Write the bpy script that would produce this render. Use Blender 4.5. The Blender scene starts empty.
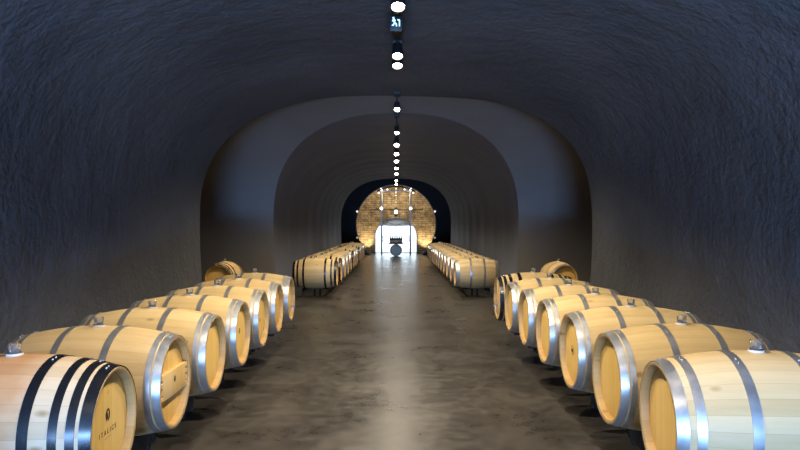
import bpy, bmesh, math, random
from mathutils import Vector, Matrix, noise
random.seed(7)
C = bpy.context.scene.collection
PI = math.pi
CAM = 1.58            # eye height; section heights below are measured from it
F = 640.0

# ------------------------------------------------------------------ materials
def mat(name):
    m = bpy.data.materials.new(name); m.use_nodes = True
    nt = m.node_tree; b = nt.nodes['Principled BSDF']
    return m, nt, b

def N(nt, typ, **kw):
    n = nt.nodes.new(typ)
    for k, v in kw.items():
        if k in n.inputs: n.inputs[k].default_value = v
        else: setattr(n, k, v)
    return n

def L(nt, a, b): nt.links.new(a, b)

def ramp(nt, fac, stops):
    r = nt.nodes.new('ShaderNodeValToRGB')
    e = r.color_ramp.elements
    while len(e) < len(stops): e.new(0.5)
    for i, (p, c) in enumerate(stops):
        e[i].position = p; e[i].color = (*c, 1)
    L(nt, fac, r.inputs['Fac']); return r

def objco(nt, scale=(1,1,1)):
    t = nt.nodes.new('ShaderNodeTexCoord')
    mp = nt.nodes.new('ShaderNodeMapping'); mp.inputs['Scale'].default_value = scale
    L(nt, t.outputs['Object'], mp.inputs['Vector']); return mp.outputs['Vector']

def simple(name, col, rough=0.5, metal=0.0, emit=None, es=0.0):
    m, nt, b = mat(name)
    b.inputs['Base Color'].default_value = (*col, 1)
    b.inputs['Roughness'].default_value = rough
    b.inputs['Metallic'].default_value = metal
    if emit:
        b.inputs['Emission Color'].default_value = (*emit, 1)
        b.inputs['Emission Strength'].default_value = es
    return m

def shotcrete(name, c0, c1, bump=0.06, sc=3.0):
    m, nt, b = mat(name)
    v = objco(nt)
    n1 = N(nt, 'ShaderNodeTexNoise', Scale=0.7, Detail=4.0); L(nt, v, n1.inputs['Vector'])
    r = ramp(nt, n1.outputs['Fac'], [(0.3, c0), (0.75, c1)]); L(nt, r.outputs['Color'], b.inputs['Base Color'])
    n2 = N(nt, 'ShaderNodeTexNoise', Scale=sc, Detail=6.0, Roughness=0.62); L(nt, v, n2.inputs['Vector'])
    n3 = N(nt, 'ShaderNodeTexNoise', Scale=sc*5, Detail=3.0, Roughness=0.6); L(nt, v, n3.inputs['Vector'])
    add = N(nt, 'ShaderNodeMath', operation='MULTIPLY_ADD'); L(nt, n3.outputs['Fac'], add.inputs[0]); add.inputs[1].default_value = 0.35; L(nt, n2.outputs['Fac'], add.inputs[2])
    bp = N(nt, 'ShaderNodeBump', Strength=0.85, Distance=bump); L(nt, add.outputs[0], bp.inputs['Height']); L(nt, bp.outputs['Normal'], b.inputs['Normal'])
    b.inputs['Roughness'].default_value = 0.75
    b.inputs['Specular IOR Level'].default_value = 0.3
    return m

def floor_mat():
    m, nt, b = mat('polished_concrete')
    v = objco(nt)
    n1 = N(nt, 'ShaderNodeTexNoise', Scale=1.5, Detail=3.0, Roughness=0.55); L(nt, v, n1.inputs['Vector'])
    n2 = N(nt, 'ShaderNodeTexNoise', Scale=9.0, Detail=2.5, Roughness=0.6); L(nt, v, n2.inputs['Vector'])
    mx = N(nt, 'ShaderNodeMix', data_type='FLOAT'); mx.inputs[0].default_value = 0.45
    L(nt, n1.outputs['Fac'], mx.inputs[2]); L(nt, n2.outputs['Fac'], mx.inputs[3])
    r = ramp(nt, mx.outputs[0], [(0.36, (0.034, 0.030, 0.025)), (0.5, (0.060, 0.054, 0.045)), (0.66, (0.100, 0.090, 0.075))])
    # sawn joint across the aisle
    sep = nt.nodes.new('ShaderNodeSeparateXYZ'); L(nt, v, sep.inputs[0])
    pp = N(nt, 'ShaderNodeMath', operation='PINGPONG'); L(nt, sep.outputs['Y'], pp.inputs[0]); pp.inputs[1].default_value = 6.9
    lt = N(nt, 'ShaderNodeMath', operation='LESS_THAN'); L(nt, pp.outputs[0], lt.inputs[0]); lt.inputs[1].default_value = 0.012
    mc = N(nt, 'ShaderNodeMix', data_type='RGBA'); L(nt, lt.outputs[0], mc.inputs[0]); L(nt, r.outputs['Color'], mc.inputs[6]); mc.inputs[7].default_value = (0.04, 0.035, 0.03, 1)
    L(nt, mc.outputs[2], b.inputs['Base Color'])
    rr = ramp(nt, mx.outputs[0], [(0.35, (0.26,)*3), (0.65, (0.37,)*3)]); L(nt, rr.outputs['Color'], b.inputs['Roughness'])
    b.inputs['Specular IOR Level'].default_value = 0.36
    return m

def oak(name, a, bcol, grain='X', staves=True, stain=None, rough=0.5):
    """oak with long grain on the local X (staves) or Z (head boards)"""
    m, nt, b = mat(name)
    v = objco(nt)
    sc = (1.6, 26, 26) if grain == 'X' else (26, 26, 1.6)
    g = N(nt, 'ShaderNodeMapping'); g.inputs['Scale'].default_value = sc; L(nt, v, g.inputs['Vector'])
    n1 = N(nt, 'ShaderNodeTexNoise', Scale=1.0, Detail=5.0, Roughness=0.6); L(nt, g.outputs['Vector'], n1.inputs['Vector'])
    sep = nt.nodes.new('ShaderNodeSeparateXYZ'); L(nt, v, sep.inputs[0])
    oi = nt.nodes.new('ShaderNodeObjectInfo')
    if staves:
        at = N(nt, 'ShaderNodeMath', operation='ARCTAN2'); L(nt, sep.outputs['Y'], at.inputs[0]); L(nt, sep.outputs['Z'], at.inputs[1])
        k = N(nt, 'ShaderNodeMath', operation='MULTIPLY'); L(nt, at.outputs[0], k.inputs[0]); k.inputs[1].default_value = 28/(2*PI)
    else:
        k = N(nt, 'ShaderNodeMath', operation='MULTIPLY'); L(nt, sep.outputs['Y'], k.inputs[0]); k.inputs[1].default_value = 1/0.085
    rnd = N(nt, 'ShaderNodeMath', operation='MULTIPLY_ADD'); L(nt, oi.outputs['Random'], rnd.inputs[0]); rnd.inputs[1].default_value = 37.0; L(nt, k.outputs[0], rnd.inputs[2])
    off = N(nt, 'ShaderNodeMath', operation='ADD'); L(nt, k.outputs[0], off.inputs[0]); off.inputs[1].default_value = 0.5
    fl = N(nt, 'ShaderNodeMath', operation='FLOOR'); L(nt, off.outputs[0], fl.inputs[0])
    fr = N(nt, 'ShaderNodeMath', operation='FRACT'); L(nt, off.outputs[0], fr.inputs[0])
    seed = N(nt, 'ShaderNodeMath', operation='MULTIPLY_ADD'); L(nt, oi.outputs['Random'], seed.inputs[0]); seed.inputs[1].default_value = 91.0; L(nt, fl.outputs[0], seed.inputs[2])
    wn = N(nt, 'ShaderNodeTexWhiteNoise', noise_dimensions='1D'); L(nt, seed.outputs[0], wn.inputs['W'])
    mx = N(nt, 'ShaderNodeMix', data_type='FLOAT'); mx.inputs[0].default_value = 0.4
    L(nt, n1.outputs['Fac'], mx.inputs[2]); L(nt, wn.outputs['Value'], mx.inputs[3])
    r = ramp(nt, mx.outputs[0], [(0.2, a), (0.85, bcol)])
    col = r.outputs['Color']
    # dark seam between boards
    s1 = N(nt, 'ShaderNodeMath', operation='SUBTRACT'); L(nt, fr.outputs[0], s1.inputs[0]); s1.inputs[1].default_value = 0.5
    s2 = N(nt, 'ShaderNodeMath', operation='ABSOLUTE'); L(nt, s1.outputs[0], s2.inputs[0])
    s3 = N(nt, 'ShaderNodeMath', operation='GREATER_THAN'); L(nt, s2.outputs[0], s3.inputs[0]); s3.inputs[1].default_value = 0.485
    sm = N(nt, 'ShaderNodeMath', operation='MULTIPLY'); L(nt, s3.outputs[0], sm.inputs[0]); sm.inputs[1].default_value = 0.35
    dk = N(nt, 'ShaderNodeMix', data_type='RGBA', blend_type='MULTIPLY'); L(nt, sm.outputs[0], dk.inputs[0]); L(nt, col, dk.inputs[6]); dk.inputs[7].default_value = (0.45, 0.35, 0.25, 1)
    col = dk.outputs[2]
    # knots
    if staves:
        vo = N(nt, 'ShaderNodeTexVoronoi', Scale=1.0)
        kv = N(nt, 'ShaderNodeMapping'); kv.inputs['Scale'].default_value = (3.2, 6.5, 6.5); L(nt, v, kv.inputs['Vector'])
        ad = N(nt, 'ShaderNodeVectorMath', operation='ADD'); L(nt, kv.outputs['Vector'], ad.inputs[0])
        cmb = nt.nodes.new('ShaderNodeCombineXYZ'); mm = N(nt, 'ShaderNodeMath', operation='MULTIPLY'); L(nt, oi.outputs['Random'], mm.inputs[0]); mm.inputs[1].default_value = 50
        L(nt, mm.outputs[0], cmb.inputs[0]); L(nt, cmb.outputs[0], ad.inputs[1]); L(nt, ad.outputs[0], vo.inputs['Vector'])
        kr = ramp(nt, vo.outputs['Distance'], [(0.04, (0.42, 0.3, 0.2)), (0.13, (1, 1, 1))])
        mk = N(nt, 'ShaderNodeMix', data_type='RGBA', blend_type='MULTIPLY'); mk.inputs[0].default_value = 0.8
        L(nt, col, mk.inputs[6]); L(nt, kr.outputs['Color'], mk.inputs[7]); col = mk.outputs[2]
    if stain:
        ab = N(nt, 'ShaderNodeMath', operation='ABSOLUTE'); L(nt, sep.outputs['X'], ab.inputs[0])
        nz = N(nt, 'ShaderNodeTexNoise', Scale=7.0, Detail=4.0); L(nt, v, nz.inputs['Vector'])
        av = N(nt, 'ShaderNodeMath', operation='MULTIPLY_ADD'); L(nt, nz.outputs['Fac'], av.inputs[0]); av.inputs[1].default_value = 0.22; L(nt, ab.outputs[0], av.inputs[2])
        sr = ramp(nt, av.outputs[0], [(0.2, (1, 1, 1)), (0.36, (0, 0, 0))])
        ms = N(nt, 'ShaderNodeMix', data_type='RGBA', blend_type='MULTIPLY'); L(nt, sr.outputs['Color'], ms.inputs[0]); L(nt, col, ms.inputs[6]); ms.inputs[7].default_value = (*stain, 1)
        col = ms.outputs[2]
    tint = N(nt, 'ShaderNodeMix', data_type='RGBA', blend_type='MULTIPLY'); tint.inputs[0].default_value = 1.0
    L(nt, col, tint.inputs[6]); L(nt, oi.outputs['Color'], tint.inputs[7])
    L(nt, tint.outputs[2], b.inputs['Base Color'])
    b.inputs['Roughness'].default_value = rough
    b.inputs['Specular IOR Level'].default_value = 0.35
    bp = N(nt, 'ShaderNodeBump', Strength=0.15, Distance=0.003); L(nt, n1.outputs['Fac'], bp.inputs['Height']); L(nt, bp.outputs['Normal'], b.inputs['Normal'])
    return m

def galvanized(name, col, rough, metal):
    m, nt, b = mat(name)
    v = objco(nt)
    n = N(nt, 'ShaderNodeTexNoise', Scale=14.0, Detail=3.0); L(nt, v, n.inputs['Vector'])
    r = ramp(nt, n.outputs['Fac'], [(0.3, tuple(c*0.75 for c in col)), (0.7, col)]); L(nt, r.outputs['Color'], b.inputs['Base Color'])
    rr = ramp(nt, n.outputs['Fac'], [(0.3, (rough*0.85,)*3), (0.7, (rough*1.2,)*3)]); L(nt, rr.outputs['Color'], b.inputs['Roughness'])
    b.inputs['Metallic'].default_value = metal
    return m

def stone_mat():
    m, nt, b = mat('golden_stone')
    t = nt.nodes.new('ShaderNodeTexCoord')
    sep = nt.nodes.new('ShaderNodeSeparateXYZ'); L(nt, t.outputs['Object'], sep.inputs[0])
    cmb = nt.nodes.new('ShaderNodeCombineXYZ'); L(nt, sep.outputs['X'], cmb.inputs[0]); L(nt, sep.outputs['Z'], cmb.inputs[1])
    nz = N(nt, 'ShaderNodeTexNoise', Scale=2.0, Detail=3.0); L(nt, cmb.outputs[0], nz.inputs['Vector'])
    mixv = N(nt, 'ShaderNodeVectorMath', operation='MULTIPLY_ADD'); L(nt, nz.outputs['Color'], mixv.inputs[0]); mixv.inputs[1].default_value = (0.14, 0.10, 0); L(nt, cmb.outputs[0], mixv.inputs[2])
    br = N(nt, 'ShaderNodeTexBrick', Scale=1.0); br.offset = 0.43; br.squash = 1.0
    br.inputs['Brick Width'].default_value = 0.42; br.inputs['Row Height'].default_value = 0.12; br.inputs['Mortar Size'].default_value = 0.010
    br.inputs['Color1'].default_value = (0.50, 0.40, 0.25, 1); br.inputs['Color2'].default_value = (0.36, 0.27, 0.16, 1); br.inputs['Mortar'].default_value = (0.13, 0.08, 0.035, 1)
    L(nt, mixv.outputs[0], br.inputs['Vector'])
    n2 = N(nt, 'ShaderNodeTexNoise', Scale=5.0, Detail=5.0, Roughness=0.7); L(nt, t.outputs['Object'], n2.inputs['Vector'])
    r = ramp(nt, n2.outputs['Fac'], [(0.32, (0.30, 0.26, 0.22)), (0.66, (1.3, 1.22, 1.1))])
    mm = N(nt, 'ShaderNodeMix', data_type='RGBA', blend_type='MULTIPLY'); mm.inputs[0].default_value = 1.0
    L(nt, br.outputs['Color'], mm.inputs[6]); L(nt, r.outputs['Color'], mm.inputs[7]); L(nt, mm.outputs[2], b.inputs['Base Color'])
    bp = N(nt, 'ShaderNodeBump', Strength=0.8, Distance=0.05); L(nt, n2.outputs['Fac'], bp.inputs['Height']); L(nt, bp.outputs['Normal'], b.inputs['Normal'])
    b.inputs['Roughness'].default_value = 0.85
    return m

def glass(name, col=(1,1,1), rough=0.03):
    m, nt, b = mat(name)
    b.inputs['Base Color'].default_value = (*col, 1); b.inputs['Roughness'].default_value = rough
    b.inputs['Transmission Weight'].default_value = 0.9; b.inputs['IOR'].default_value = 1.45
    return m

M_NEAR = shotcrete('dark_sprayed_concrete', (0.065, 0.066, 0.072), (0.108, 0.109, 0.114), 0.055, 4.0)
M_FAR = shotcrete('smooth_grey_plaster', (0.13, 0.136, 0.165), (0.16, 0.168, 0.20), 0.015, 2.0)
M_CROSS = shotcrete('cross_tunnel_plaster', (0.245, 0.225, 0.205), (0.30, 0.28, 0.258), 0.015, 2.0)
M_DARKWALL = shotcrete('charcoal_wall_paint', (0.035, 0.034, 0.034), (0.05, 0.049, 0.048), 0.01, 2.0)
M_FLOOR = floor_mat()
M_OAK = oak('oak_staves', (0.60, 0.435, 0.20), (0.80, 0.62, 0.335))
M_OAK_STAIN = oak('stained_oak_staves', (0.62, 0.46, 0.27), (0.80, 0.63, 0.42), stain=(0.85, 0.60, 0.44))
M_CHIME = oak('shaded_chime', (0.42, 0.265, 0.10), (0.56, 0.38, 0.16))  # shade inside the chime is put into this darker oak colour
M_HEAD = oak('oak_head_boards', (0.76, 0.50, 0.14), (0.88, 0.62, 0.22), grain='Z', staves=False, rough=0.5)
M_BAR = oak('oak_bar', (0.68, 0.45, 0.17), (0.82, 0.58, 0.26), grain='Y', staves=False)
M_STEEL = galvanized('galvanized_hoop_steel', (0.52, 0.52, 0.51), 0.36, 0.72)
M_BLACK = galvanized('black_painted_hoop', (0.013, 0.014, 0.017), 0.28, 0.1)
M_RIVET = simple('rivet_metal', (0.55, 0.55, 0.56), 0.35, 0.9)
M_RACK = simple('black_rack_steel', (0.005, 0.005, 0.005), 0.8, 0.0)
M_FIX = simple('black_fixture', (0.01, 0.01, 0.011), 0.5, 0.1)
M_BULB = simple('warm_lamp_lens', (1, 0.9, 0.75), 0.3, 0, (1.0, 0.86, 0.66), 60.0)
M_GLASS = glass('clear_bung_glass', (0.96, 0.98, 1.0), 0.04)
M_SILI = simple('white_silicone', (0.75, 0.76, 0.78), 0.35)
M_STONE = stone_mat()
M_INK = simple('burnt_brand_mark', (0.05, 0.03, 0.015), 0.7)
M_CHROME = simple('brushed_steel', (0.6, 0.62, 0.65), 0.25, 1.0)

# ------------------------------------------------------------------ mesh helpers
def obj(name, bm, m, parent=None, smooth=True, sharp=40):
    bmesh.ops.recalc_face_normals(bm, faces=bm.faces)
    me = bpy.data.meshes.new(name)
    ca = math.radians(sharp)
    if smooth:
        for f in bm.faces: f.smooth = True
        for e in bm.edges:
            if len(e.link_faces) == 2 and e.calc_face_angle(0) > ca: e.smooth = False
    bm.to_mesh(me); bm.free()
    for mm in (m if isinstance(m, list) else [m]): me.materials.append(mm)
    o = bpy.data.objects.new(name, me); C.objects.link(o)
    if parent is not None: o.parent = parent
    return o

def thing(name, label, cat, loc=(0, 0, 0), rotz=0.0, group=None):
    o = bpy.data.objects.new(name, None); C.objects.link(o)
    o.location = loc; o.rotation_euler = (0, 0, rotz); o.empty_display_size = 0.1
    o['label'] = label; o['category'] = cat
    if group: o['group'] = group
    return o

def struct(name, bm, m, **kw):
    o = obj(name, bm, m, **kw); o['kind'] = 'structure'; return o

def lathe(bm, prof, axis='X', n=56, closed=False, off=(0, 0, 0)):
    """prof: (along, radius) list. closed joins last to first."""
    rings = []
    for a, r in prof:
        ring = []
        if r < 1e-6:
            p = {'X': (a, 0, 0), 'Z': (0, 0, a), 'Y': (0, a, 0)}[axis]
            v = bm.verts.new(Vector(p) + Vector(off)); rings.append([v]); continue
        for i in range(n):
            t = 2*PI*i/n; c, s = r*math.cos(t), r*math.sin(t)
            p = {'X': (a, s, c), 'Z': (c, s, a), 'Y': (c, a, s)}[axis]
            ring.append(bm.verts.new(Vector(p) + Vector(off)))
        rings.append(ring)
    pairs = list(zip(rings, rings[1:])) + ([(rings[-1], rings[0])] if closed else [])
    for A, B in pairs:
        if len(A) == 1 and len(B) == 1: continue
        for i in range(n):
            j = (i+1) % n
            if len(A) == 1: bm.faces.new((A[0], B[j], B[i]))
            elif len(B) == 1: bm.faces.new((A[i], A[j], B[0]))
            else: bm.faces.new((A[i], A[j], B[j], B[i]))
    return bm

def box(bm, x0, x1, y0, y1, z0, z1, bev=0.0, M=None):
    r = bmesh.ops.create_cube(bm, size=1.0)
    vs = r['verts']
    for v in vs:
        v.co = Vector(((x0+x1)/2 + v.co.x*(x1-x0), (y0+y1)/2 + v.co.y*(y1-y0), (z0+z1)/2 + v.co.z*(z1-z0)))
    if bev > 0:
        es = list({e for v in vs for e in v.link_edges})
        g = bmesh.ops.bevel(bm, geom=es, offset=bev, segments=2, affect='EDGES', profile=0.5)
        vs = list({v for f in g['faces'] for v in f.verts})
    if M is not None:
        for v in vs: v.co = M @ v.co
    return vs

def tube(bm, p, q, r, n=12, caps=True, r2=None):
    p, q = Vector(p), Vector(q); d = q-p
    ln = d.length
    rot = Vector((0, 0, 1)).rotation_difference(d.normalized()).to_matrix().to_4x4()
    bmesh.ops.create_cone(bm, cap_ends=caps, segments=n, radius1=r, radius2=r if r2 is None else r2, depth=ln,
                          matrix=Matrix.Translation((p+q)/2) @ rot)

def ball(bm, c, r, u=16, v=10, sz=1.0):
    bmesh.ops.create_uvsphere(bm, u_segments=u, v_segments=v, radius=r, matrix=Matrix.Translation(c) @ Matrix.Diagonal((1, 1, sz, 1)))

def grid(bm, rows):
    """rows: list of lists of points"""
    vv = [[bm.verts.new(p) for p in r] for r in rows]
    for a, b in zip(vv, vv[1:]):
        for i in range(len(a)-1):
            try: bm.faces.new((a[i], a[i+1], b[i+1], b[i]))
            except ValueError: pass
    return vv

# ------------------------------------------------------------------ the tunnel
def section(u, W, H, n, B=4.4):
    """u in [-1,1]: left floor -> crown -> right floor. Returns x and height over eye level"""
    s = 1 if u >= 0 else -1
    a = abs(u)
    if a > 0.72:                                  # wall below eye level
        h = -(a-0.72)/0.28*CAM
        x = W*(1-(abs(h)/B)**n)**(1/n)
    else:
        ph = (0.72-a)/0.72*PI/2
        x = W*max(0, math.cos(ph))**(2/n); h = H*max(0, math.sin(ph))**(2/n)
    return s*x, h

W1, H1, E1 = 2.97, 1.96, 9.8
US = [-1+2*i/96 for i in range(97)]
def lump(p, amp):
    return amp*(noise.noise(p*0.55)+0.5*noise.noise(p*1.4+Vector((7, 3, 1))))

bm = bmesh.new(); rows = []
ys = [-8.4+0.4*i for i in range(int((E1+8.4)/0.4)+1)]
ys = [y for y in ys if y < E1-0.15]+[E1-0.12, E1-0.04, E1]
for y in ys:
    row = []
    for u in US:
        x, h = section(u, W1, H1, 2.7)
        e = max(0, 1-(E1-y)/0.12)
        k = 1+0.014*e*e + lump(Vector((x, y, h)), 0.012)
        if h < -0.2: k = 1+(k-1)*max(0, 1-(-h-0.2)/1.2)
        row.append(Vector((x*k, y, CAM+(h*k if h > 0 else h))))
    rows.append(row)
grid(bm, rows)
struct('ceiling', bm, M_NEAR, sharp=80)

# wall that closes the cross tunnel on the near side, around the vault mouth
bm = bmesh.new()
out = []
for p in rows[-1]:
    d = Vector((p.x, 0, max(0.0, p.z-CAM)))
    d = d.normalized() if d.length > 1e-6 else Vector((0, 0, 1))
    t = 60.0
    if abs(d.x) > 1e-6: t = min(t, (9.0-abs(p.x))/abs(d.x))
    if d.z > 1e-6: t = min(t, (CAM+2.45-p.z)/d.z)
    out.append(p+d*max(t, 0.02))
grid(bm, [rows[-1], out])
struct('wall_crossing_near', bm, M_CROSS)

# cross tunnel
ZC, A, HC, NC = 9.9, 5.22, 2.22, 2.2
def zcross(h):
    if h <= 0: return ZC+A
    return ZC+A*max(0, 1-min(1, h/HC)**NC)**(1/NC)
E3 = 31.0
def WH(z):
    t = min(1, max(0, (z-10)/(E3-10)))
    return 2.97+(2.66-2.97)*t, 2.07+(2.22-2.07)*t
groin = []
for u in US:
    z = 14.0
    for _ in range(40):
        W, H = WH(z); x, h = section(u, W, H, 2.5); z = 0.5*z+0.5*zcross(h)
    groin.append((x, z, h))
bm = bmesh.new()
for sgn in (-1, 1):
    half = groin[:49] if sgn < 0 else groin[48:][::-1]
    rws = []
    for (x, z, h) in half:
        x0 = 9.0*sgn
        row = []
        for i in range(15):
            t = i/14; t = 1-(1-t)**2
            row.append(Vector((x0+(x-x0)*t, z, CAM+h)))
        rws.append(row)
    grid(bm, rws)
htop = groin[48][2]
rws = []
for i in range(13):
    t = i/12
    h = htop+(HC-htop)*(1-(1-t)**2); z = zcross(h)
    rws.append([Vector((x, z, CAM+h)) for x in [-9+18*j/28 for j in range(29)]])
rws.append([Vector((x, E1-0.05, CAM+HC+0.01)) for x in [-9+18*j/28 for j in range(29)]])
grid(bm, rws)
bmesh.ops.remove_doubles(bm, verts=bm.verts, dist=0.002)
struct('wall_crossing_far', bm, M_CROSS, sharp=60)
for sgn, nm in ((-1, 'wall_crossing_left'), (1, 'wall_crossing_right')):
    bm = bmesh.new()
    grid(bm, [[Vector((9*sgn, 9, -0.05)), Vector((9*sgn, 16, -0.05))], [Vector((9*sgn, 9, 4.2)), Vector((9*sgn, 16, 4.2))]])
    struct(nm, bm, M_CROSS)

# second vault with soft ribs
bm = bmesh.new(); rows2 = []
NS = 150
for j in range(NS+1):
    row = []
    for (u, (gx, gz, gh)) in zip(US, groin):
        z = gz+(E3-gz)*j/NS
        W, H = WH(z); x, h = section(u, W, H, 2.5)
        fade = min(1, max(0, (z-gz)/0.8))*min(1, (E3-z)/0.8+0.2)
        k = 1+fade*(0.0065*math.sin(2*PI*z/1.9)+0.0015*math.sin(2*PI*z/0.9+1))
        e = max(0, 1-(z-gz)/0.14)
        k += 0.012*e*e
        row.append(Vector((x*k, z, CAM+(h*k if h > 0 else h))))
    rows2.append(row)
grid(bm, rows2)
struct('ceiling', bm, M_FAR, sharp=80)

# dark chamber behind the second vault and the end wall with its round opening
E4, RH = 33.0, 2.04
bm = bmesh.new()
last = rows2[-1]
big = [Vector((p.x*1.55, E3, CAM+(p.z-CAM)*(1.4 if p.z > CAM else 1))) for p in last]
big2 = [Vector((p.x, E4, p.z)) for p in big]
grid(bm, [last, big, big2])
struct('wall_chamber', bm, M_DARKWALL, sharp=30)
bm = bmesh.new()
inner, outer, NH = [], [], 72
a0 = -math.asin(min(1, (CAM+0.02)/RH))
for i in range(NH+1):
    a = a0+(PI-2*a0)*i/NH
    inner.append(Vector((RH*math.cos(a), E4, CAM+RH*math.sin(a))))
    s = 6.0/max(abs(math.cos(a)), abs(math.sin(a)), 1e-6)
    outer.append(Vector((max(-5, min(5, s*math.cos(a))), E4, max(-0.02, min(5.2, CAM+s*math.sin(a))))))
grid(bm, [outer, inner, [p+Vector((0, 0.12, 0)) for p in inner]])
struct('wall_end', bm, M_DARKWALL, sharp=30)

# stone lined room beyond
E5 = 34.7
bm = bmesh.new()
AW, AH, AS = 1.16, 1.92, 0.95          # half width, crown and springing of the door arch
archp = [Vector((-AW, E5, -0.02)), Vector((-AW, E5, AS*0.5))]
for i in range(25):
    a = PI-PI*i/24
    archp.append(Vector((AW*math.cos(a), E5, AS+(AH-AS)*math.sin(a))))
archp += [Vector((AW, E5, AS*0.5)), Vector((AW, E5, -0.02))]
outp = []
for p in archp:
    a = math.atan2(p.z-1.0, p.x); s = 3.4/max(abs(math.cos(a)), abs(math.sin(a)))
    outp.append(Vector((s*math.cos(a), E5, max(-0.02, 1.0+s*math.sin(a)))))
mid = [p.lerp(q, 0.35) for p, q in zip(archp, outp)]
grid(bm, [outp, mid, archp, [p+Vector((0, 0.3, 0)) for p in archp]])
struct('wall_stone', bm, M_STONE, sharp=30)
bm = bmesh.new()
rw = []
for y in (E4+0.12, 33.6, 34.1, E5):
    rw.append([Vector((3.0*math.cos(a), y, CAM+2.35*math.sin(a))) for a in [a0+(PI-2*a0)*i/NH for i in range(NH+1)]])
grid(bm, rw)
struct('wall_stone_side', bm, M_STONE, sharp=60)

# floor
bm = bmesh.new()
grid(bm, [[Vector((x, y, 0)) for x in (-10, 0, 10)] for y in (-14, 0, 10, 20, 30, 44)])
struct('floor', bm, M_FLOOR)
# wall behind the camera with the entrance
bm = bmesh.new()
grid(bm, [[Vector((-4, -8.4, -0.02)), Vector((4, -8.4, -0.02))], [Vector((-4, -8.4, 5)), Vector((4, -8.4, 5))]])
struct('wall_entrance', bm, M_DARKWALL)

# daylight outside the arched door
M_SKY = simple('bright_daylight', (0.9, 0.95, 1), 0.9, 0, (0.72, 0.88, 1.0), 2.2)
bm = bmesh.new()
grid(bm, [[Vector((-2.6, 37.0, 0.0)), Vector((2.6, 37.0, 0.0))], [Vector((-2.6, 37.0, 3.2)), Vector((2.6, 37.0, 3.2))]])
struct('backdrop_daylight', bm, M_SKY)

# arched glazed door (frame, mullions, pane)
bm = bmesh.new()
def bar(bm, x0, x1, z0, z1, y=E5+0.05, d=0.06): box(bm, x0, x1, y, y+d, z0, z1)
for x in (-AW+0.03, AW-0.03, 0.0): bar(bm, x-0.025, x+0.025, 0, AS+0.05 if x else 1.52)
bar(bm, -AW*0.78, AW*0.78, 1.50, 1.55)
for i in range(24):
    a, b_ = PI*i/24, PI*(i+1)/24
    tube(bm, ((AW-0.02)*math.cos(a), E5+0.08, AS+(AH-AS-0.02)*math.sin(a)), ((AW-0.02)*math.cos(b_), E5+0.08, AS+(AH-AS-0.02)*math.sin(b_)), 0.03, 8)
for a in (PI/3, 2*PI/3): tube(bm, (0, E5+0.08, 1.53), (AW*math.cos(a), E5+0.08, AS+(AH-AS)*math.sin(a)), 0.018, 8)
M_DOORFRAME = simple('pale_blue_door_frame', (0.35, 0.42, 0.5), 0.4)
dframe = struct('door_1', bm, M_DOORFRAME, smooth=False)
M_FROST = simple('hazy_lunette_glass', (0.55, 0.62, 0.72), 0.4)
bm = bmesh.new()
a1 = math.asin((1.55-AS)/(AH-AS))
vs = [bm.verts.new(Vector((AW*math.cos(a1+(PI-2*a1)*i/24), E5+0.1, AS+(AH-AS)*math.sin(a1+(PI-2*a1)*i/24)))) for i in range(25)]
bm.faces.new(vs)
lun = obj('lunette', bm, M_FROST, dframe, smooth=False)

# ------------------------------------------------------------------ barrels
BL, RE, RB = 0.91, 0.262, 0.323
def rad(x): return RE+(RB-RE)*(1-(2*abs(x)/BL)**2.1)
def dist(d): return BL/2-d

def body_bm():
    bm = bmesh.new()
    prof = []
    xi = BL/2-0.045
    prof += [(-xi, 0.0), (-xi, RE-0.024), (-BL/2+0.004, RE-0.020), (-BL/2, RE-0.014), (-BL/2, RE-0.004), (-BL/2+0.004, RE)]
    for i in range(1, 24):
        x = -BL/2+BL*i/24; prof.append((x, rad(x)))
    prof += [(BL/2-0.004, RE), (BL/2, RE-0.004), (BL/2, RE-0.014), (BL/2-0.004, RE-0.020), (xi, RE-0.024), (xi, 0.0)]
    lathe(bm, prof, 'X', 56)
    return bm

def hoop_bm(d0, d1, side):
    bm = bmesh.new(); th = 0.0035
    xs = [dist(d0+(d1-d0)*i/3) for i in range(4)]
    prof = [(x*side, rad(x)+th) for x in xs]+[(x*side, rad(x)-0.001) for x in xs[::-1]]
    lathe(bm, prof, 'X', 72, closed=True)
    return bm

def rivet_bm(d0, d1, side, ang):
    bm = bmesh.new()
    x = dist((d0+d1)/2); r = rad(x)+0.004
    for da in (-0.045, 0.045):
        t = ang+da
        ball(bm, (x*side, r*math.sin(t), r*math.cos(t)), 0.006, 8, 6)
    # the lapped end of the strap
    for k in range(2):
        t = ang+0.085
        rr = rad(x)+0.003
        p = Vector((x*side, rr*math.sin(t), rr*math.cos(t)))
    return bm

def head_bm(side):
    bm = bmesh.new()
    x = (BL/2-0.037)*side; R = RE-0.0225
    lathe(bm, [(x, 0.0), (x, R*0.5), (x, R-0.02), (x-0.006*side, R), (x-0.0078*side, R), (x-0.0078*side, 0.0)], 'X', 56)
    return bm

def bung_bm():
    bm = bmesh.new()
    z = RB-0.004
    prof = [(z, 0.0), (z, 0.030), (z+0.006, 0.033), (z+0.014, 0.031), (z+0.018, 0.024), (z+0.040, 0.027), (z+0.052, 0.029), (z+0.056, 0.026), (z+0.054, 0.021), (z+0.028, 0.017), (z+0.026, 0.0)]
    lathe(bm, prof, 'Z', 20)
    return bm
def bung_base_bm():
    bm = bmesh.new(); z = RB-0.0045
    lathe(bm, [(z, 0.0), (z, 0.034), (z+0.004, 0.036), (z+0.010, 0.035), (z+0.012, 0.0335), (z+0.009, 0.0)], 'Z', 20)
    return bm

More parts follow.
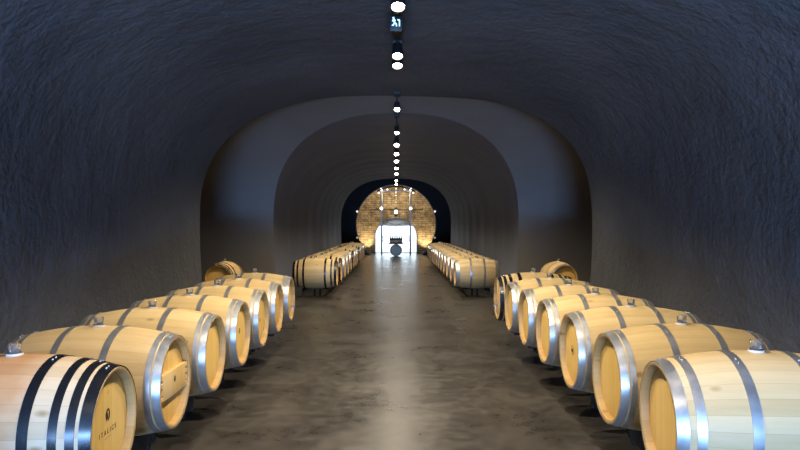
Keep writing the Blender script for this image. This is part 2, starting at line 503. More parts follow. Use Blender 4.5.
SILVER = [(0.0, 0.043), (0.053, 0.083), (0.296, 0.334)]
BLACK3 = [(0.0, 0.048), (0.088, 0.122), (0.212, 0.250)]
BLACKH = [(0.0, 0.046), (0.062, 0.096), (0.128, 0.162), (0.236, 0.278)]
WIDE = [(0.0, 0.050), (0.080, 0.118), (0.295, 0.338)]

def make_barrel(name, hoops, hm, bmat, label):
    t = thing(name, label, 'barrel')
    def up(o): o.location = (0, 0, RB); return o
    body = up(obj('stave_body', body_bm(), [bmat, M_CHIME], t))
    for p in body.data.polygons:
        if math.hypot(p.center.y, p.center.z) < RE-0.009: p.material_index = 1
    for side in (1, -1):
        h = obj('head', head_bm(side), M_HEAD, t); up(h)
        for k, (a, b) in enumerate(hoops):
            ho = up(obj('hoop', hoop_bm(a, b, side), hm, t))
            obj('rivet', rivet_bm(a, b, side, 0.12+0.25*((k*7) % 3-1)), M_RIVET, ho)
    bu = up(obj('bung', bung_bm(), M_GLASS, t))
    bu['label'] = 'clear glass bung'
    obj('bung_collar', bung_base_bm(), M_SILI, bu)
    return t

def dup(root, label, loc, rotz, group, tint=(1, 1, 1)):
    r = root.copy(); C.objects.link(r)
    r.location = loc; r.rotation_euler = (0, 0, rotz); r['label'] = label; r['group'] = group
    r.pop('used', None)
    for ch in list(root.children):
        c = ch.copy(); C.objects.link(c); c.parent = r
        for g in ch.children:
            d = g.copy(); C.objects.link(d); d.parent = c
    paint(r, tint)
    return r

def paint(r, tint):
    for c in r.children:
        if c.name.startswith('stave') or c.name.startswith('head'):
            c.color = (*tint, 1)

silver = make_barrel('wine_barrel', SILVER, M_STEEL, M_OAK, '')
black = make_barrel('wine_barrel', BLACKH, M_BLACK, M_OAK, '')
stained = make_barrel('wine_barrel', BLACKH, M_BLACK, M_OAK_STAIN, '')
wide = make_barrel('wine_barrel', WIDE, M_STEEL, M_OAK, '')
farblack = make_barrel('wine_barrel', BLACK3, M_BLACK, M_OAK, '')
protos = {'k': farblack, 's': silver, 'b': black, 'r': stained, 'w': wide}
fresh = dict.fromkeys(protos, True)
def place(kind, label, loc, rotz, group, tint=(1, 1, 1)):
    p = protos[kind]
    if fresh[kind]:
        fresh[kind] = False
        p.location = loc; p.rotation_euler = (0, 0, rotz); p['label'] = label; p['group'] = group; paint(p, tint)
        return p
    return dup(p, label, loc, rotz, group, tint)

def front_head(t):
    hs = [c for c in t.children if c.name.startswith('head')]
    return max(hs, key=lambda c: sum((c.matrix_basis @ v.co).x for v in c.data.vertices))

HX = BL/2-0.037+0.0012
def emblem_on(head, y=0.0, z=0.02, s=1.0, text=None, x=HX, name='emblem'):
    """round mark with a pale curl inside, flat on a head or bar; local Y is across, Z is up"""
    bm = bmesh.new()
    n = 28
    outer = [bm.verts.new((x, y+0.022*s*math.cos(2*PI*i/n)*0.82, z+0.022*s*math.sin(2*PI*i/n))) for i in range(n)]
    inr = [bm.verts.new((x, y+s*(0.002+0.0115*math.cos(2*PI*i/n)*0.55), z+s*(0.002+0.0125*math.sin(2*PI*i/n)))) for i in range(n)]
    for i in range(n):
        if i in (19, 20): continue
        j = (i+1) % n
        bm.faces.new((outer[i], outer[j], inr[j], inr[i]))
    box(bm, x-0.0002, x+0.0002, y-0.004*s, y+0.002*s, z-0.012*s, z+0.006*s)
    obj(name, bm, M_INK, head, smooth=False)
    if text:
        cu = bpy.data.curves.new('lettering', 'FONT')
        cu.body = text; cu.size = 0.033; cu.align_x = 'CENTER'; cu.space_character = 1.75; cu.extrude = 0.0003
        tmp = bpy.data.objects.new('tmp', cu); C.objects.link(tmp)
        dg = bpy.context.evaluated_depsgraph_get(); dg.update()
        me = bpy.data.meshes.new_from_object(tmp.evaluated_get(dg))
        bpy.data.objects.remove(tmp)
        me.transform(Matrix(((0, 0, 1, x), (1, 0, 0, y), (0, 1, 0, z-0.085), (0, 0, 0, 1))))
        me.materials.clear(); me.materials.append(M_INK)
        o = bpy.data.objects.new('lettering', me); C.objects.link(o); o.parent = head
        # fine rule below the name and faint stamp above it
        bm = bmesh.new()
        box(bm, x-0.0002, x+0.0002, y-0.035, y+0.035, z-0.104, z-0.102)
        obj('rule', bm, M_FAINT, head, smooth=False)
        bm = bmesh.new()
        for k in range(1):
            c = Vector((x, y, z+0.105))
            vs1 = [bm.verts.new(c+Vector((0, 0.011*math.cos(2*PI*i/10), 0.007*math.sin(2*PI*i/10)))) for i in range(10)]
            vs2 = [bm.verts.new(c+Vector((0, 0.009*math.cos(2*PI*i/10), 0.005*math.sin(2*PI*i/10)))) for i in range(10)]
            for i in range(10): bm.faces.new((vs1[i], vs1[(i+1) % 10], vs2[(i+1) % 10], vs2[i]))
        obj('stamp', bm, M_FAINT, head, smooth=False)
M_FAINT = simple('faint_stamp_ink', (0.35, 0.2, 0.06), 0.7)

def crossbar(t, vertical=False, emblem=True):
    """oak bar wedged across the front of the head, notched at its ends"""
    bm = bmesh.new()
    x0, x1 = HX, HX+0.026
    hw, hh = 0.222, 0.074
    box(bm, x0, x1, -hw+0.032, hw-0.032, -hh, hh, 0.003)
    for s in (-1, 1):
        for k in range(4):
            z = -hh+0.003+k*0.0395
            box(bm, x0, x1, min(s*(hw-0.034), s*hw), max(s*(hw-0.034), s*hw), z, z+0.022)
    if vertical: bmesh.ops.rotate(bm, verts=bm.verts, cent=(0, 0, 0), matrix=Matrix.Rotation(PI/2, 3, 'X'))
    b = obj('crossbar', bm, M_BAR, t); b.location = (0, 0, RB)
    if emblem: emblem_on(b, 0.0, 0.015, 0.85, x=x1+0.001)
    return b

def valve(t):
    bm = bmesh.new()
    tube(bm, (HX, 0.0, -0.1), (HX+0.075, 0.0, -0.1), 0.009, 10)
    tube(bm, (HX+0.055, 0.0, -0.1), (HX+0.055, 0.0, -0.135), 0.008, 10)
    tube(bm, (HX+0.04, 0.0, -0.1), (HX+0.04, 0.0, -0.07), 0.005, 8)
    box(bm, HX+0.03, HX+0.05, -0.025, 0.025, -0.072, -0.064, 0.002)
    v = obj('valve', bm, M_CHROME, t); v.location = (0, 0, RB)
    v['label'] = 'small steel tasting valve'

ORD = ['first', 'second', 'third', 'fourth', 'fifth', 'sixth', 'seventh', 'eighth', 'ninth', 'tenth', 'eleventh', 'last']
NZ = 0.340      # underside of the near barrels
SP = 0.826
def cradle(label, loc, rotz, top):
    """black steel cradle: two curved saddles on a low tube frame. top = height of the barrel underside"""
    t = thing('barrel_cradle', label, 'barrel rack', loc, rotz, 'steel cradles under the near barrels')
    za = top+RB
    for s in (-1, 1):
        bm = bmesh.new()
        X = s*0.235; r = rad(0.217)+0.004
        pts_t, pts_b = [], []
        for i in range(13):
            y = -0.19+0.38*i/12
            pts_t.append((y, za-math.sqrt(r*r-y*y))); pts_b.append((y, max(0.053, za-r-0.105) if abs(y) < 0.13 else max(0.056, za-math.sqrt(r*r-y*y)-0.05)))
        vs = {}
        rw = []
        for dx in (-0.018, 0.018):
            rw.append([Vector((X+dx, y, z)) for y, z in pts_t]); rw.append([Vector((X+dx, y, z)) for y, z in pts_b])
        grid(bm, [rw[0], rw[2], rw[3], rw[1], rw[0]])
        bmesh.ops.remove_doubles(bm, verts=bm.verts, dist=1e-5)
        obj('saddle', bm, M_RACK, t, smooth=False)
    for s in (-1, 1):
        bm = bmesh.new()
        box(bm, -0.26, 0.26, s*0.10-0.02, s*0.10+0.02, max(0.022, top-0.115), max(0.052, top-0.085), 0.003)
        obj('base_tube', bm, M_RACK, t)
        for X in (-0.27, -0.04):
            if top > 0.12:
                bm = bmesh.new(); box(bm, X-0.02, X+0.02, s*0.10-0.02, s*0.10+0.02, 0.0, top-0.116, 0.003)
                obj('leg', bm, M_RACK, t)
            else:
                bm = bmesh.new(); box(bm, X-0.02, X+0.02, s*0.10-0.02, s*0.10+0.02, 0.0, 0.02, 0.003)
                obj('foot', bm, M_RACK, t)
    return t

XR, XL = 1.253, 1.285
left_rows, right_rows = [], []
NG = 'barrels in the two near rows'
linfo = [
    ('r', 'wine-stained oak barrel with black hoops and a lettered head, nearest in its row'),
    ('s', 'silver-hooped oak barrel with emblem crossbar on its head, beside the stained black-hooped barrel'),
    ('s', 'silver-hooped plain-headed oak barrel just beyond the crossbar barrel in the near left row'),
    ('s', 'silver-hooped oak barrel with dark emblem on its head, fourth in the near left row'),
    ('s', 'silver-hooped oak barrel with small emblem on the head, fifth in the near left row'),
    ('s', 'silver-hooped oak barrel with tiny emblem, sixth in the near left row'),
    ('s', 'silver-hooped oak barrel with tiny steel valve, seventh and last in the near left row'),
]
rinfo = [
    ('w', 'pale oak barrel with spaced silver hoops, largest and first in the near right row'),
    ('s', 'silver-hooped plain-headed oak barrel, second in the near right row'),
    ('s', 'silver-hooped oak barrel with a dark round knot on its head, near right row'),
    ('s', 'silver-hooped plain-headed oak barrel just beyond the knot-marked one, near right row'),
    ('s', 'silver-hooped plain-headed oak barrel, fifth in the near right row'),
    ('s', 'silver-hooped plain-headed oak barrel next to the black-hooped one, near right row'),
    ('b', 'black-hooped oak barrel with crossbar and valve, last in the near right row'),
]
tl = [(1, 1, 1), (1.02, 0.98, 0.95), (1.0, 0.97, 0.9), (0.96, 0.93, 0.85), (0.98, 0.97, 0.92), (1.0, 0.93, 0.87), (1, 1, 0.98)]
tr = [(1.06, 1.04, 1.06), (0.98, 0.94, 0.85), (0.98, 0.95, 0.88), (1, 0.96, 0.88), (1, 0.97, 0.92), (1.02, 1, 0.95), (1, 0.97, 0.9)]
cpos = ['front', 'second', 'third', 'fourth', 'fifth', 'sixth', 'end']
for i in range(7):
    yl, yr = 2.92+SP*i, 3.0+SP*i
    k, lab = linfo[i]
    o = place(k, lab, (-XL-BL/2, yl, NZ), math.radians(2.0 if i == 0 else 0.0), NG, tl[i]); left_rows.append(o)
    k, lab = rinfo[i]
    o = place(k, lab, (XR+BL/2-(0.02 if i == 0 else 0), yr, NZ), PI+math.radians(-4.0 if i == 0 else 0.0), NG, tr[i]); right_rows.append(o)
    w = ['frontmost barrel', 'second barrel from the front', 'third barrel from the front', 'fourth barrel from the front', 'fifth barrel from the front', 'sixth barrel from the front', 'barrel at the far end'][i]
    cradle('low black steel cradle under the %s of the near left row' % w, (-XL-BL/2, yl, 0), math.radians(2.0 if i == 0 else 0.0), NZ)
    cradle('low black steel cradle under the %s of the near right row' % w, (XR+BL/2-(0.02 if i == 0 else 0), yr, 0), PI+math.radians(-4.0 if i == 0 else 0.0), NZ)

# rows beyond the crossing
FZ, FX, FSP, FY = 0.185, 1.285, 1.08, 13.95
for i in range(12):
    y = FY+FSP*i
    where = ['nearest to the crossing', 'second from the crossing', 'third from the crossing', 'fourth from the crossing', 'fifth from the crossing', 'sixth from the crossing',
             'sixth from the round end wall', 'fifth from the round end wall', 'fourth from the round end wall', 'third from the round end wall', 'second from the round end wall', 'closest to the round end wall'][i]
    kl = 'k' if i in (0, 1, 5, 8) else 's'
    tn = random.uniform(0.93, 1.05)
    o = place(kl, '%s-hooped oak barrel in the distant left row, %s' % ('black' if kl == 'k' else 'silver', where), (-FX-BL*0.51, y, FZ), 0.0, 'barrels in the distant left row', (tn, tn*0.97, tn*0.92)); o.scale = (1.03,)*3
    tn = random.uniform(0.95, 1.05)
    o = place('s', 'silver-hooped oak barrel in the distant right row, %s' % where, (FX+BL*0.51, y, FZ), PI, 'barrels in the distant right row', (tn, tn*0.98, tn*0.95)); o.scale = (1.03,)*3

for sgn, side in ((-1, 'left'), (1, 'right')):
    t = thing('barrel_rack', 'long low black steel rack carrying the distant %s row of barrels' % side, 'barrel rack', (sgn*(FX+BL*0.51), FY-0.15, 0), 0, 'long racks under the distant rows')
    ln = FSP*11+0.3
    top = FZ+1.03*(RB-rad(0.222))-0.008
    for s in (-1, 1):
        bm = bmesh.new(); box(bm, s*0.255-0.025, s*0.255+0.025, 0, ln, top-0.06, top-0.0, 0.004); obj('rail', bm, M_RACK, t)
        for k in range(7):
            y = 0.45+(ln-0.9)*k/6
            bm = bmesh.new(); box(bm, s*0.06-0.02, s*0.06+0.02, y-0.02, y+0.02, 0, top-0.051, 0.003); obj('leg', bm, M_RACK, t)
    for k in range(7):
        y = 0.45+(ln-0.9)*k/6
        bm = bmesh.new(); box(bm, -0.23, 0.23, y-0.015, y+0.015, top-0.05, top-0.02, 0.003); obj('crosspiece', bm, M_RACK, t)

# the two lone barrels in the crossing
SZ = 0.15
place('b', 'lone black-hooped oak barrel facing down the aisle behind the near left row', (-3.64, 13.6, SZ), math.radians(-95), 'lone barrels in the crossing', (1.0, 0.93, 0.82))
place('s', 'lone silver-hooped oak barrel facing down the aisle behind the near right row', (3.45, 13.6, SZ), math.radians(-86), 'lone barrels in the crossing', (1.0, 0.92, 0.82))
cradle('flat black cradle under the lone barrel behind the near left row', (-3.64, 13.6, 0), math.radians(-95), SZ)
cradle('flat black cradle under the lone barrel behind the near right row', (3.45, 13.6, 0), math.radians(-86), SZ)

# marks on individual heads
emblem_on(front_head(left_rows[0]), 0.0, 0.045, 1.35, text='ITALICS')
crossbar(left_rows[1])
emblem_on(front_head(left_rows[3]), 0.0, 0.02, 1.1)
emblem_on(front_head(left_rows[4]), 0.0, -0.01, 0.8)
emblem_on(front_head(left_rows[5]), 0.0, 0.03, 0.7)
valve(left_rows[6])
crossbar(right_rows[6], vertical=True, emblem=False); valve(right_rows[6])
bm = bmesh.new()
lathe(bm, [(HX, 0.0), (HX, 0.014), (HX+0.004, 0.012), (HX+0.004, 0.0)], 'X', 16, off=(0, -0.02, 0.0))
kn = obj('knot', bm, M_INK, front_head(right_rows[2])); kn['label'] = 'dark round knot'
bm = bmesh.new()
lathe(bm, [(HX-0.0004, 0.028), (HX+0.0003, 0.028), (HX+0.0003, 0.034), (HX-0.0004, 0.034)], 'X', 20, off=(0, -0.02, 0.0))
obj('knot_ring', bm, M_FAINT, front_head(right_rows[2]))

# ------------------------------------------------------------------ ceiling lights
M_GREYFIX = simple('grey_fixture', (0.025, 0.025, 0.026), 0.7)
def add_spot(name, loc, tgt, power, col=(1, 0.86, 0.66), size=100, blend=0.6, rad_=0.05):
    l = bpy.data.lights.new(name, 'SPOT'); l.energy = power; l.color = col
    l.spot_size = math.radians(size); l.spot_blend = blend; l.shadow_soft_size = rad_
    o = bpy.data.objects.new(name, l); C.objects.link(o); o.location = loc
    d = Vector(tgt)-Vector(loc); o.rotation_euler = d.to_track_quat('-Z', 'Y').to_euler()
    return o

def spotlight(label, y, h, ceil_h, tilt, size=1.0, x=0.015):
    """track head: mounting plate under the vault, stem, can and glowing lens"""
    z = CAM+h
    t = thing('ceiling_spotlight', label, 'ceiling light', (x, y, z), 0, 'spotlights along the crown of the vault')
    bm = bmesh.new(); box(bm, -0.05, 0.05, -0.11, 0.11, ceil_h-h-0.03, ceil_h-h+0.05, 0.004); obj('mounting_plate', bm, M_FIX if y < 8 else M_GREYFIX, t)
    bm = bmesh.new(); tube(bm, (0, 0, 0.10), (0, 0, ceil_h-h), 0.012, 8); obj('stem', bm, M_FIX if y < 8 else M_GREYFIX, t)
    R = Matrix.Rotation(math.radians(tilt), 4, 'X')
    bm = bmesh.new()
    lathe(bm, [(0.13, 0.0), (0.13, 0.03*size), (0.11, 0.042*size), (-0.02, 0.050*size), (-0.03, 0.050*size), (-0.03, 0.044*size), (-0.008, 0.042*size), (-0.008, 0.0)], 'Z', 20)
    can = obj('lamp_can', bm, M_FIX if y < 8 else M_GREYFIX, t); can.matrix_basis = R
    bm = bmesh.new(); lathe(bm, [(-0.0095, 0.0), (-0.016, 0.022*size), (-0.012, 0.0405*size), (-0.0095, 0.0405*size)], 'Z', 20)
    le = obj('lens', bm, M_BULB, can); le['label'] = 'glowing warm lens'
    return t

LY = [5.0, 6.46, 6.86, 9.49, 11.9, 13.76, 15.5, 17.3, 19.5, 21.6, 25.0, 28.2]
LLAB = ['spotlight at the top edge of view, before the small lit sign', 'front head of the paired spotlights just beyond the small lit sign', 'rear head of the paired spotlights just beyond the small lit sign',
        'spotlight at the mouth of the crossing arch', 'spotlight in the middle of the crossing', 'first spotlight inside the ribbed vault', 'second spotlight inside the ribbed vault',
        'third spotlight inside the ribbed vault', 'fourth spotlight inside the ribbed vault', 'fifth spotlight inside the ribbed vault', 'sixth spotlight inside the ribbed vault', 'last spotlight, right above the round end wall']
for i, (y, lab) in enumerate(zip(LY, LLAB)):
    ch = H1-0.02 if y < 9.8 else (2.02 if y < 12 else WH(y)[1]-0.05)
    h = 1.72 if y < 26 else 1.78
    spotlight('warm glowing ceiling '+lab, y, h, ch, -38 if y > 8 else -25, 1.2 if y < 9 else (1.0 if y < 12 else 1.3))
    p = (0.0, y, CAM+h-0.06)
    if i == 2: continue
    add_spot('track_lamp', p, (0.0, y+0.25, 0), (310 if y < 10 else 240)*(1.5 if y == 11.9 else 1), size=152 if y in (11.9, 9.49) else 124, blend=0.55)
# two heads behind the camera keep the nearest barrels lit
for y in (0.6, 3.0):
    add_spot('track_lamp', (0.0, y, CAM+1.62), (0, y+0.3, 0), 170 if y < 1 else 300, size=124, blend=0.55)

# short black track with the small exit sign
t = thing('lighting_track', 'short black lighting track on the crown between the two nearest spotlights', 'lighting track', (0.015, 5.7, CAM+H1-0.12))
bm = bmesh.new(); box(bm, -0.055, 0.055, -0.55, 0.62, 0.0, 0.05, 0.004); obj('rail', bm, M_FIX, t)
for yy in (-0.4, 0.45):
    bm = bmesh.new(); tube(bm, (0, yy, 0.05), (0, yy, 0.16), 0.012, 8); obj('hanger', bm, M_FIX, t)
M_SIGN = simple('exit_glyph_glow', (0.7, 0.95, 0.95), 0.4, 0, (0.55, 0.95, 1.0), 1.6)
t = thing('exit_sign', 'small black exit sign with glowing pale running figure under the lighting track', 'sign', (0.0, 5.55, CAM+H1-0.285))
bm = bmesh.new(); box(bm, -0.055, 0.055, -0.012, 0.012, 0.0, 0.145, 0.004); obj('sign_box', bm, M_FIX, t)
bm = bmesh.new(); tube(bm, (0.03, 0, 0.14), (0.03, 0, 0.17), 0.006, 8); tube(bm, (-0.03, 0, 0.14), (-0.03, 0, 0.17), 0.006, 8); obj('hanger', bm, M_FIX, t)
bm = bmesh.new()
Yf = -0.0135
ball(bm, (-0.022, Yf, 0.112), 0.009, 10, 6)
def seg(a, b, r=0.005): tube(bm, (a[0], Yf, a[1]), (b[0], Yf, b[1]), r, 6)
seg((-0.02, 0.1), (-0.012, 0.07), 0.007); seg((-0.012, 0.07), (0.004, 0.06)); seg((0.004, 0.06), (0.004, 0.04)); seg((-0.012, 0.07), (-0.024, 0.048)); seg((-0.024, 0.048), (-0.036, 0.05))
seg((-0.019, 0.097), (-0.003, 0.09)); seg((-0.019, 0.097), (-0.034, 0.085)); seg((0.012, 0.095), (0.03, 0.095)); seg((0.03, 0.095), (0.03, 0.04))
fg = obj('running_figure', bm, M_SIGN, t)

# ------------------------------------------------------------------ end group
M_POST = simple('pale_steel_post', (0.45, 0.5, 0.55), 0.35, 0.6)
t = thing('glass_vestibule', 'square steel and glass porch in front of the arched daylight door', 'glass porch', (0, 33.35, 0))
PX, PZ = 0.76, 3.34
for sx in (-1, 1):
    for yy in (0.0, 1.1):
        bm = bmesh.new(); box(bm, sx*PX-0.03, sx*PX+0.03, yy-0.03, yy+0.03, 0, PZ, 0.004); obj('post', bm, M_POST, t)
bm = bmesh.new(); box(bm, -PX, PX, -0.025, 0.025, PZ-0.06, PZ, 0.003); obj('top_beam', bm, M_POST, t)
bm = bmesh.new(); box(bm, -1.40, 1.40, -0.02, 0.02, 2.34, 2.38, 0.003); obj('cross_beam', bm, M_FIX, t)
M_PANE = glass('clear_porch_glass', (0.95, 0.98, 1.0), 0.0); M_PANE.node_tree.nodes['Principled BSDF'].inputs['IOR'].default_value = 1.05
for sx in (-1, 1):
    bm = bmesh.new(); box(bm, min(sx*0.42, sx*PX), max(sx*0.42, sx*PX), -0.004, 0.004, 0.06, 2.30); g = obj('glass_panel', bm, M_PANE, t, smooth=False)
    bm = bmesh.new(); tube(bm, (sx*(PX-0.09), -0.04, 0.65), (sx*(PX-0.09), -0.04, 1.05), 0.028, 10); obj('handle', bm, M_FIX, g)
# globes
M_GLOBE = simple('white_globe', (1, 1, 1), 0.3, 0, (0.95, 0.97, 1.0), 9.0)
for z, zl in ((3.34, 'top'), (2.36, 'middle')):
    for sx, sl in ((-1, 'left'), (1, 'right')):
        g = thing('globe_lamp', 'small white globe lamp on the %s beam of the glass porch, %s post' % (zl, sl), 'lamp', (sx*PX, 33.25, z), 0, 'globe lamps on the glass porch')
        bm = bmesh.new(); ball(bm, (0, -0.06, 0.06), 0.065, 16, 12); obj('globe', bm, M_GLOBE, g)
        bm = bmesh.new(); tube(bm, (0, 0.066, 0.06), (0, -0.01, 0.06), 0.02, 10); obj('bracket', bm, M_FIX, g)
# lantern on a chain
t = thing('hanging_lantern', 'small lantern hanging on a chain of crystals in front of the stone wall', 'lantern', (0, 33.9, 2.0))
bm = bmesh.new()
for k in range(26): ball(bm, (0, 0, 0.52+k*0.048), 0.018 if k % 4 else 0.034, 8, 6)
ch = obj('chain', bm, M_CHROME, t)
bm = bmesh.new(); lathe(bm, [(0.48, 0.0), (0.47, 0.05), (0.40, 0.13), (0.38, 0.13), (0.38, 0.0)], 'Z', 6); obj('cap', bm, M_FIX, t)
bm = bmesh.new(); lathe(bm, [(0.375, 0.0), (0.375, 0.085), (0.14, 0.085), (0.14, 0.0)], 'Z', 6); l_ = obj('lantern_glass', bm, simple('lantern_glow', (1, 0.95, 0.85), 0.3, 0, (1, 0.92, 0.8), 3.0), t)
bm = bmesh.new()
for k in range(6):
    a = 2*PI*k/6
    tube(bm, (0.1*math.cos(a), 0.1*math.sin(a), 0.1), (0.115*math.cos(a), 0.115*math.sin(a), 0.39), 0.01, 6)
lathe(bm, [(0.14, 0.0), (0.14, 0.10), (0.10, 0.10), (0.02, 0.03), (0.0, 0.0)], 'Z', 6)
obj('cage', bm, M_FIX, t)
# rim of the round opening and its lamps
bm = bmesh.new()
rp = [(E4-0.05, RH-0.005), (E4-0.05, RH+0.03), (E4-0.003, RH+0.03), (E4-0.003, RH-0.005)]
rws = []
for i in range(NH+1):
    a = a0+(PI-2*a0)*i/NH
    rws.append([Vector((r*math.cos(a), y, max(0.0, CAM+r*math.sin(a)))) for y, r in rp+rp[:1]])
grid(bm, rws); bmesh.ops.remove_doubles(bm, verts=bm.verts, dist=1e-5)
struct('trim_1', bm, simple('dark_steel_rim', (0.16, 0.13, 0.10), 0.4, 0.5), sharp=30)
t = thing('curved_light_track', 'curved brown light track arching along the top of the round opening', 'light track', (0, E4-0.12, CAM))
bm = bmesh.new(); rws = []
for i in range(25):
    a = PI/2-0.52+1.04*i/24
    rws.append([Vector((r*math.cos(a), y, r*math.sin(a))) for y, r in [(-0.03, 1.92), (0.03, 1.92), (0.03, 2.0), (-0.03, 2.0), (-0.03, 1.92)]])
grid(bm, rws); bmesh.ops.remove_doubles(bm, verts=bm.verts, dist=1e-5)
obj('rail', bm, simple('brown_track', (0.10, 0.065, 0.04), 0.5, 0.3), t)
bm = bmesh.new()
for a in (PI/2-0.3, PI/2+0.3): tube(bm, (1.97*math.cos(a), 0, 1.97*math.sin(a)), (2.09*math.cos(a), 0.118, 2.09*math.sin(a)), 0.015, 8)
obj('bracket', bm, M_FIX, t)
M_SMALL = simple('small_lamp_lens', (1, 1, 1), 0.3, 0, (1, 0.95, 0.85), 5.0)
for a, lab in ((PI/2+0.50, 'low left end'), (PI/2+0.24, 'left of the crown'), (PI/2-0.24, 'right of the crown'), (PI/2-0.50, 'low right end')):
    s = thing('track_spot', 'tiny bright spot clipped on the curved brown track, %s' % lab, 'spotlight', (1.86*math.cos(a), E4-0.14, CAM+1.86*math.sin(a)), 0, 'spots on the curved track')
    bm = bmesh.new(); tube(bm, (0, 0.0, 0.03), (0, 0.0, -0.01), 0.035, 12); obj('lamp_can', bm, M_CHROME, s)
    bm = bmesh.new(); ball(bm, (0, -0.025, -0.01), 0.034, 12, 8); obj('lens', bm, M_SMALL, s)
for sx, sl in ((-1, 'left'), (1, 'right')):
    for zz, zl in ((2.25, 'upper'), (0.9, 'lower')):
        rr = math.sqrt(RH*RH-(zz-CAM)**2)+0.02
        s = thing('wall_spot', '%s small wall spot on the %s edge of the round opening' % (zl, sl), 'wall light', (sx*(rr+0.05), E4-0.06, zz), 0, 'wall spots round the opening')
        bm = bmesh.new(); tube(bm, (0, 0.058, 0), (0, 0.0, 0), 0.03, 12); obj('base', bm, M_CHROME, s)
        bm = bmesh.new(); ball(bm, (0, -0.03, 0), 0.05, 12, 8); obj('lens', bm, simple('wall_spot_lens', (1, 1, 1), 0.3, 0, (1, 0.9, 0.8), 1.5 if zl == 'upper' else 0.4), s)
    u = thing('floor_uplight', 'round steel uplight on the floor washing the stone %s of the door' % sl, 'uplight', (sx*1.55, 34.2, 0), 0, 'floor uplights by the stone wall')
    bm = bmesh.new(); lathe(bm, [(0.0, 0.0), (0.0, 0.09), (0.06, 0.09), (0.08, 0.07), (0.065, 0.06), (0.065, 0.0)], 'Z', 20); obj('housing', bm, M_CHROME, u)
    bm = bmesh.new(); lathe(bm, [(0.067, 0.0), (0.072, 0.055), (0.066, 0.058)], 'Z', 20); obj('lens', bm, M_SMALL, u)
    add_spot('uplight_lamp', (sx*1.55, 34.2, 0.15), (sx*1.65, 34.75, 1.6), 200, (1, 0.82, 0.52), 100, 0.9, 0.05)

# display barrel with bottles
M_PALEOAK = oak('blue_lit_oak_staves', (0.45, 0.50, 0.55), (0.60, 0.66, 0.72))  # blue-lit look of the display barrel mixed into its stave colour
M_BLUEHEAD = oak('blue_lit_head_boards', (0.30, 0.52, 0.72), (0.42, 0.66, 0.86), grain='Z', staves=False)  # blue light falling on the head is painted into its boards
dx, dy = 0.0, 31.9
disp = make_barrel('display_barrel', SILVER, M_STEEL, M_PALEOAK, 'pale barrel lying end-on with bottles on top, in front of the bright arched door')
disp.location = (0, dy, 0.005); disp.rotation_euler = (0, 0, -PI/2); disp.scale = (0.93,)*3
for c in disp.children:
    if c.name.startswith('bung'):
        for g in list(c.children): bpy.data.objects.remove(g)
        bpy.data.objects.remove(c)
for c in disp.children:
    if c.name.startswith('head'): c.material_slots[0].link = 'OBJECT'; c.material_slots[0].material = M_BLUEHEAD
bm = bmesh.new()
for s in (-1, 1):
    x = 0.2*s
    vs = [(x, -0.26), (x, 0.26)]
top = 0.005+2*RB*0.93
tr_ = thing('bottle_tray', 'dark wooden tray on top of the end-on display barrel', 'tray', (0, dy, top))
bm = bmesh.new(); box(bm, -0.36, 0.36, -0.16, 0.16, 0.001, 0.026, 0.004); obj('board', bm, simple('dark_tray_wood', (0.05, 0.035, 0.03), 0.5), tr_)
bm = bmesh.new()
for x0, x1, y0, y1 in ((-0.36, 0.36, -0.16, -0.145), (-0.36, 0.36, 0.145, 0.16), (-0.36, -0.345, -0.145, 0.145), (0.345, 0.36, -0.145, 0.145)): box(bm, x0, x1, y0, y1, 0.026, 0.05, 0.002)
obj('rim', bm, simple('tray_rim', (0.06, 0.04, 0.03), 0.5), tr_)
M_BOT = simple('dark_green_bottle_glass', (0.012, 0.02, 0.012), 0.12)
M_FOIL = simple('wine_red_foil', (0.25, 0.02, 0.03), 0.4, 0.3); M_LABEL = simple('cream_label', (0.7, 0.62, 0.5), 0.6)
def bottle(label, x, y, z, col, foil, s=1.0):
    t = thing('wine_bottle', label, 'bottle', (x, y, z), 0, 'bottles on the display barrel')
    t.scale = (s, s, s)
    bm = bmesh.new()
    lathe(bm, [(0.003, 0.0), (0.0, 0.03), (0.004, 0.037), (0.19, 0.038), (0.215, 0.034), (0.235, 0.022), (0.25, 0.0155), (0.30, 0.0145), (0.303, 0.0165), (0.31, 0.0165), (0.312, 0.0)], 'Z', 20)
    obj('glass_body', bm, col, t)
    bm = bmesh.new(); lathe(bm, [(0.05, 0.0385), (0.05, 0.0392), (0.15, 0.0392), (0.15, 0.0385)], 'Z', 20, closed=True); obj('paper_label', bm, M_LABEL, t)
    bm = bmesh.new(); lathe(bm, [(0.255, 0.0165), (0.255, 0.0172), (0.302, 0.0172), (0.318, 0.0172), (0.319, 0.0), ], 'Z', 16); obj('foil', bm, foil, t)
    return t
M_BOT2 = simple('brown_bottle_glass', (0.06, 0.02, 0.012), 0.12); M_BOT3 = simple('golden_wine_bottle', (0.35, 0.20, 0.08), 0.15)
M_FOIL2 = simple('black_foil', (0.01, 0.01, 0.01), 0.4); M_FOIL3 = simple('gold_foil', (0.5, 0.3, 0.1), 0.3, 0.8)
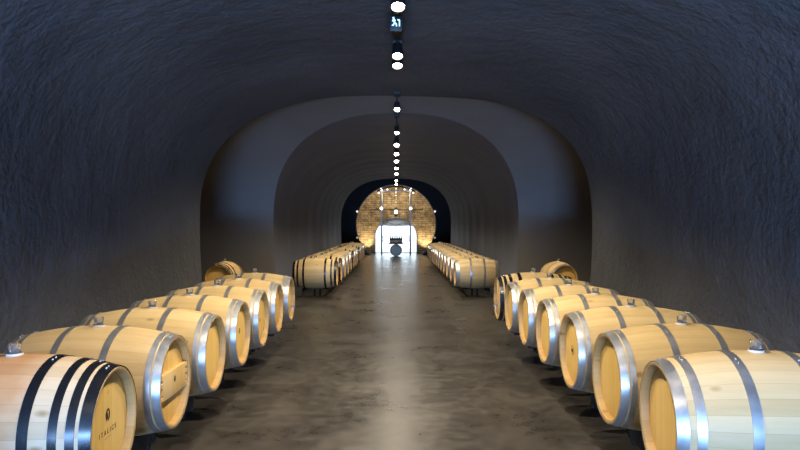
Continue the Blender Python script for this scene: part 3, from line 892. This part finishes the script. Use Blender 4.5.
for x, y, lab, col, f in ((-0.27, -0.05, 'red-foiled dark wine bottle, first on the left of the tray', M_BOT, M_FOIL), (-0.09, -0.05, 'red-foiled brown bottle in the front row, left of centre on the tray', M_BOT2, M_FOIL),
                         (0.09, -0.05, 'gold-foiled dark bottle in the front row, right of centre on the tray', M_BOT, M_FOIL3), (0.27, -0.05, 'amber wine bottle with gold foil at the right end of the tray', M_BOT3, M_FOIL3),
                         (-0.18, 0.075, 'dark bottle with black foil at the back left of the tray', M_BOT, M_FOIL2), (0.0, 0.075, 'brown bottle with black foil at the back middle of the tray', M_BOT2, M_FOIL2),
                         (0.18, 0.075, 'red-foiled dark bottle at the back right of the tray', M_BOT, M_FOIL)):
    bottle(lab, x, dy+y, top+0.0275, col, f, 1.22)

# ------------------------------------------------------------------ lamps
def area(name, loc, rot, sx, sy, power, col):
    l = bpy.data.lights.new(name, 'AREA'); l.shape = 'RECTANGLE'; l.size = sx; l.size_y = sy; l.energy = power; l.color = col
    o = bpy.data.objects.new(name, l); C.objects.link(o); o.location = loc; o.rotation_euler = rot; return o
for sx in (-1, 1): add_spot('crossing_fill', (sx*2.9, 12.2, 3.45), (sx*3.45, 13.3, 0.6), 330, (1, 0.82, 0.58), 46, 0.6)  # added spots without fixtures, to brighten the lone barrels
# daylight from the entrance the camera has its back to, then an added fill
area('entrance_daylight', (0, -8.2, 0.75), (PI/2+math.radians(15), 0, 0), 2.4, 1.2, 520, (0.30, 0.50, 1.0))
area('vault_fill', (0, -6.0, 0.35), (PI/2+math.radians(80), 0, 0), 2.0, 0.8, 5200, (0.26, 0.51, 1.0))  # unseen upward fill added to brighten the vault crown
# daylight through the arched door at the end
area('door_daylight', (0, 36.2, 1.2), (PI/2, 0, PI), 2.2, 1.9, 50, (0.75, 0.88, 1.0))
area('chamber_lamp', (0, 33.5, 3.5), (math.radians(25), 0, 0), 2.4, 0.4, 60, (1, 0.85, 0.6))

w = bpy.data.worlds.new('World'); bpy.context.scene.world = w; w.use_nodes = True
w.node_tree.nodes['Background'].inputs['Color'].default_value = (0.5, 0.6, 0.8, 1)
w.node_tree.nodes['Background'].inputs['Strength'].default_value = 0.02

# ------------------------------------------------------------------ camera
cam = bpy.data.cameras.new('camera'); co = bpy.data.objects.new('camera', cam); C.objects.link(co)
co.location = (0, 0, CAM); co.rotation_euler = (PI/2, 0, 0)
cam.sensor_width = 36; cam.lens = F/800*36; cam.shift_x = 0.005; cam.shift_y = -0.0006; cam.clip_end = 200
sc = bpy.context.scene
sc.camera = co
sc.view_settings.view_transform = 'Standard'
sc.view_settings.exposure = -0.2
sc.cycles.caustics_refractive = False
sc.cycles.caustics_reflective = False
sc.cycles.sample_clamp_indirect = 4.0
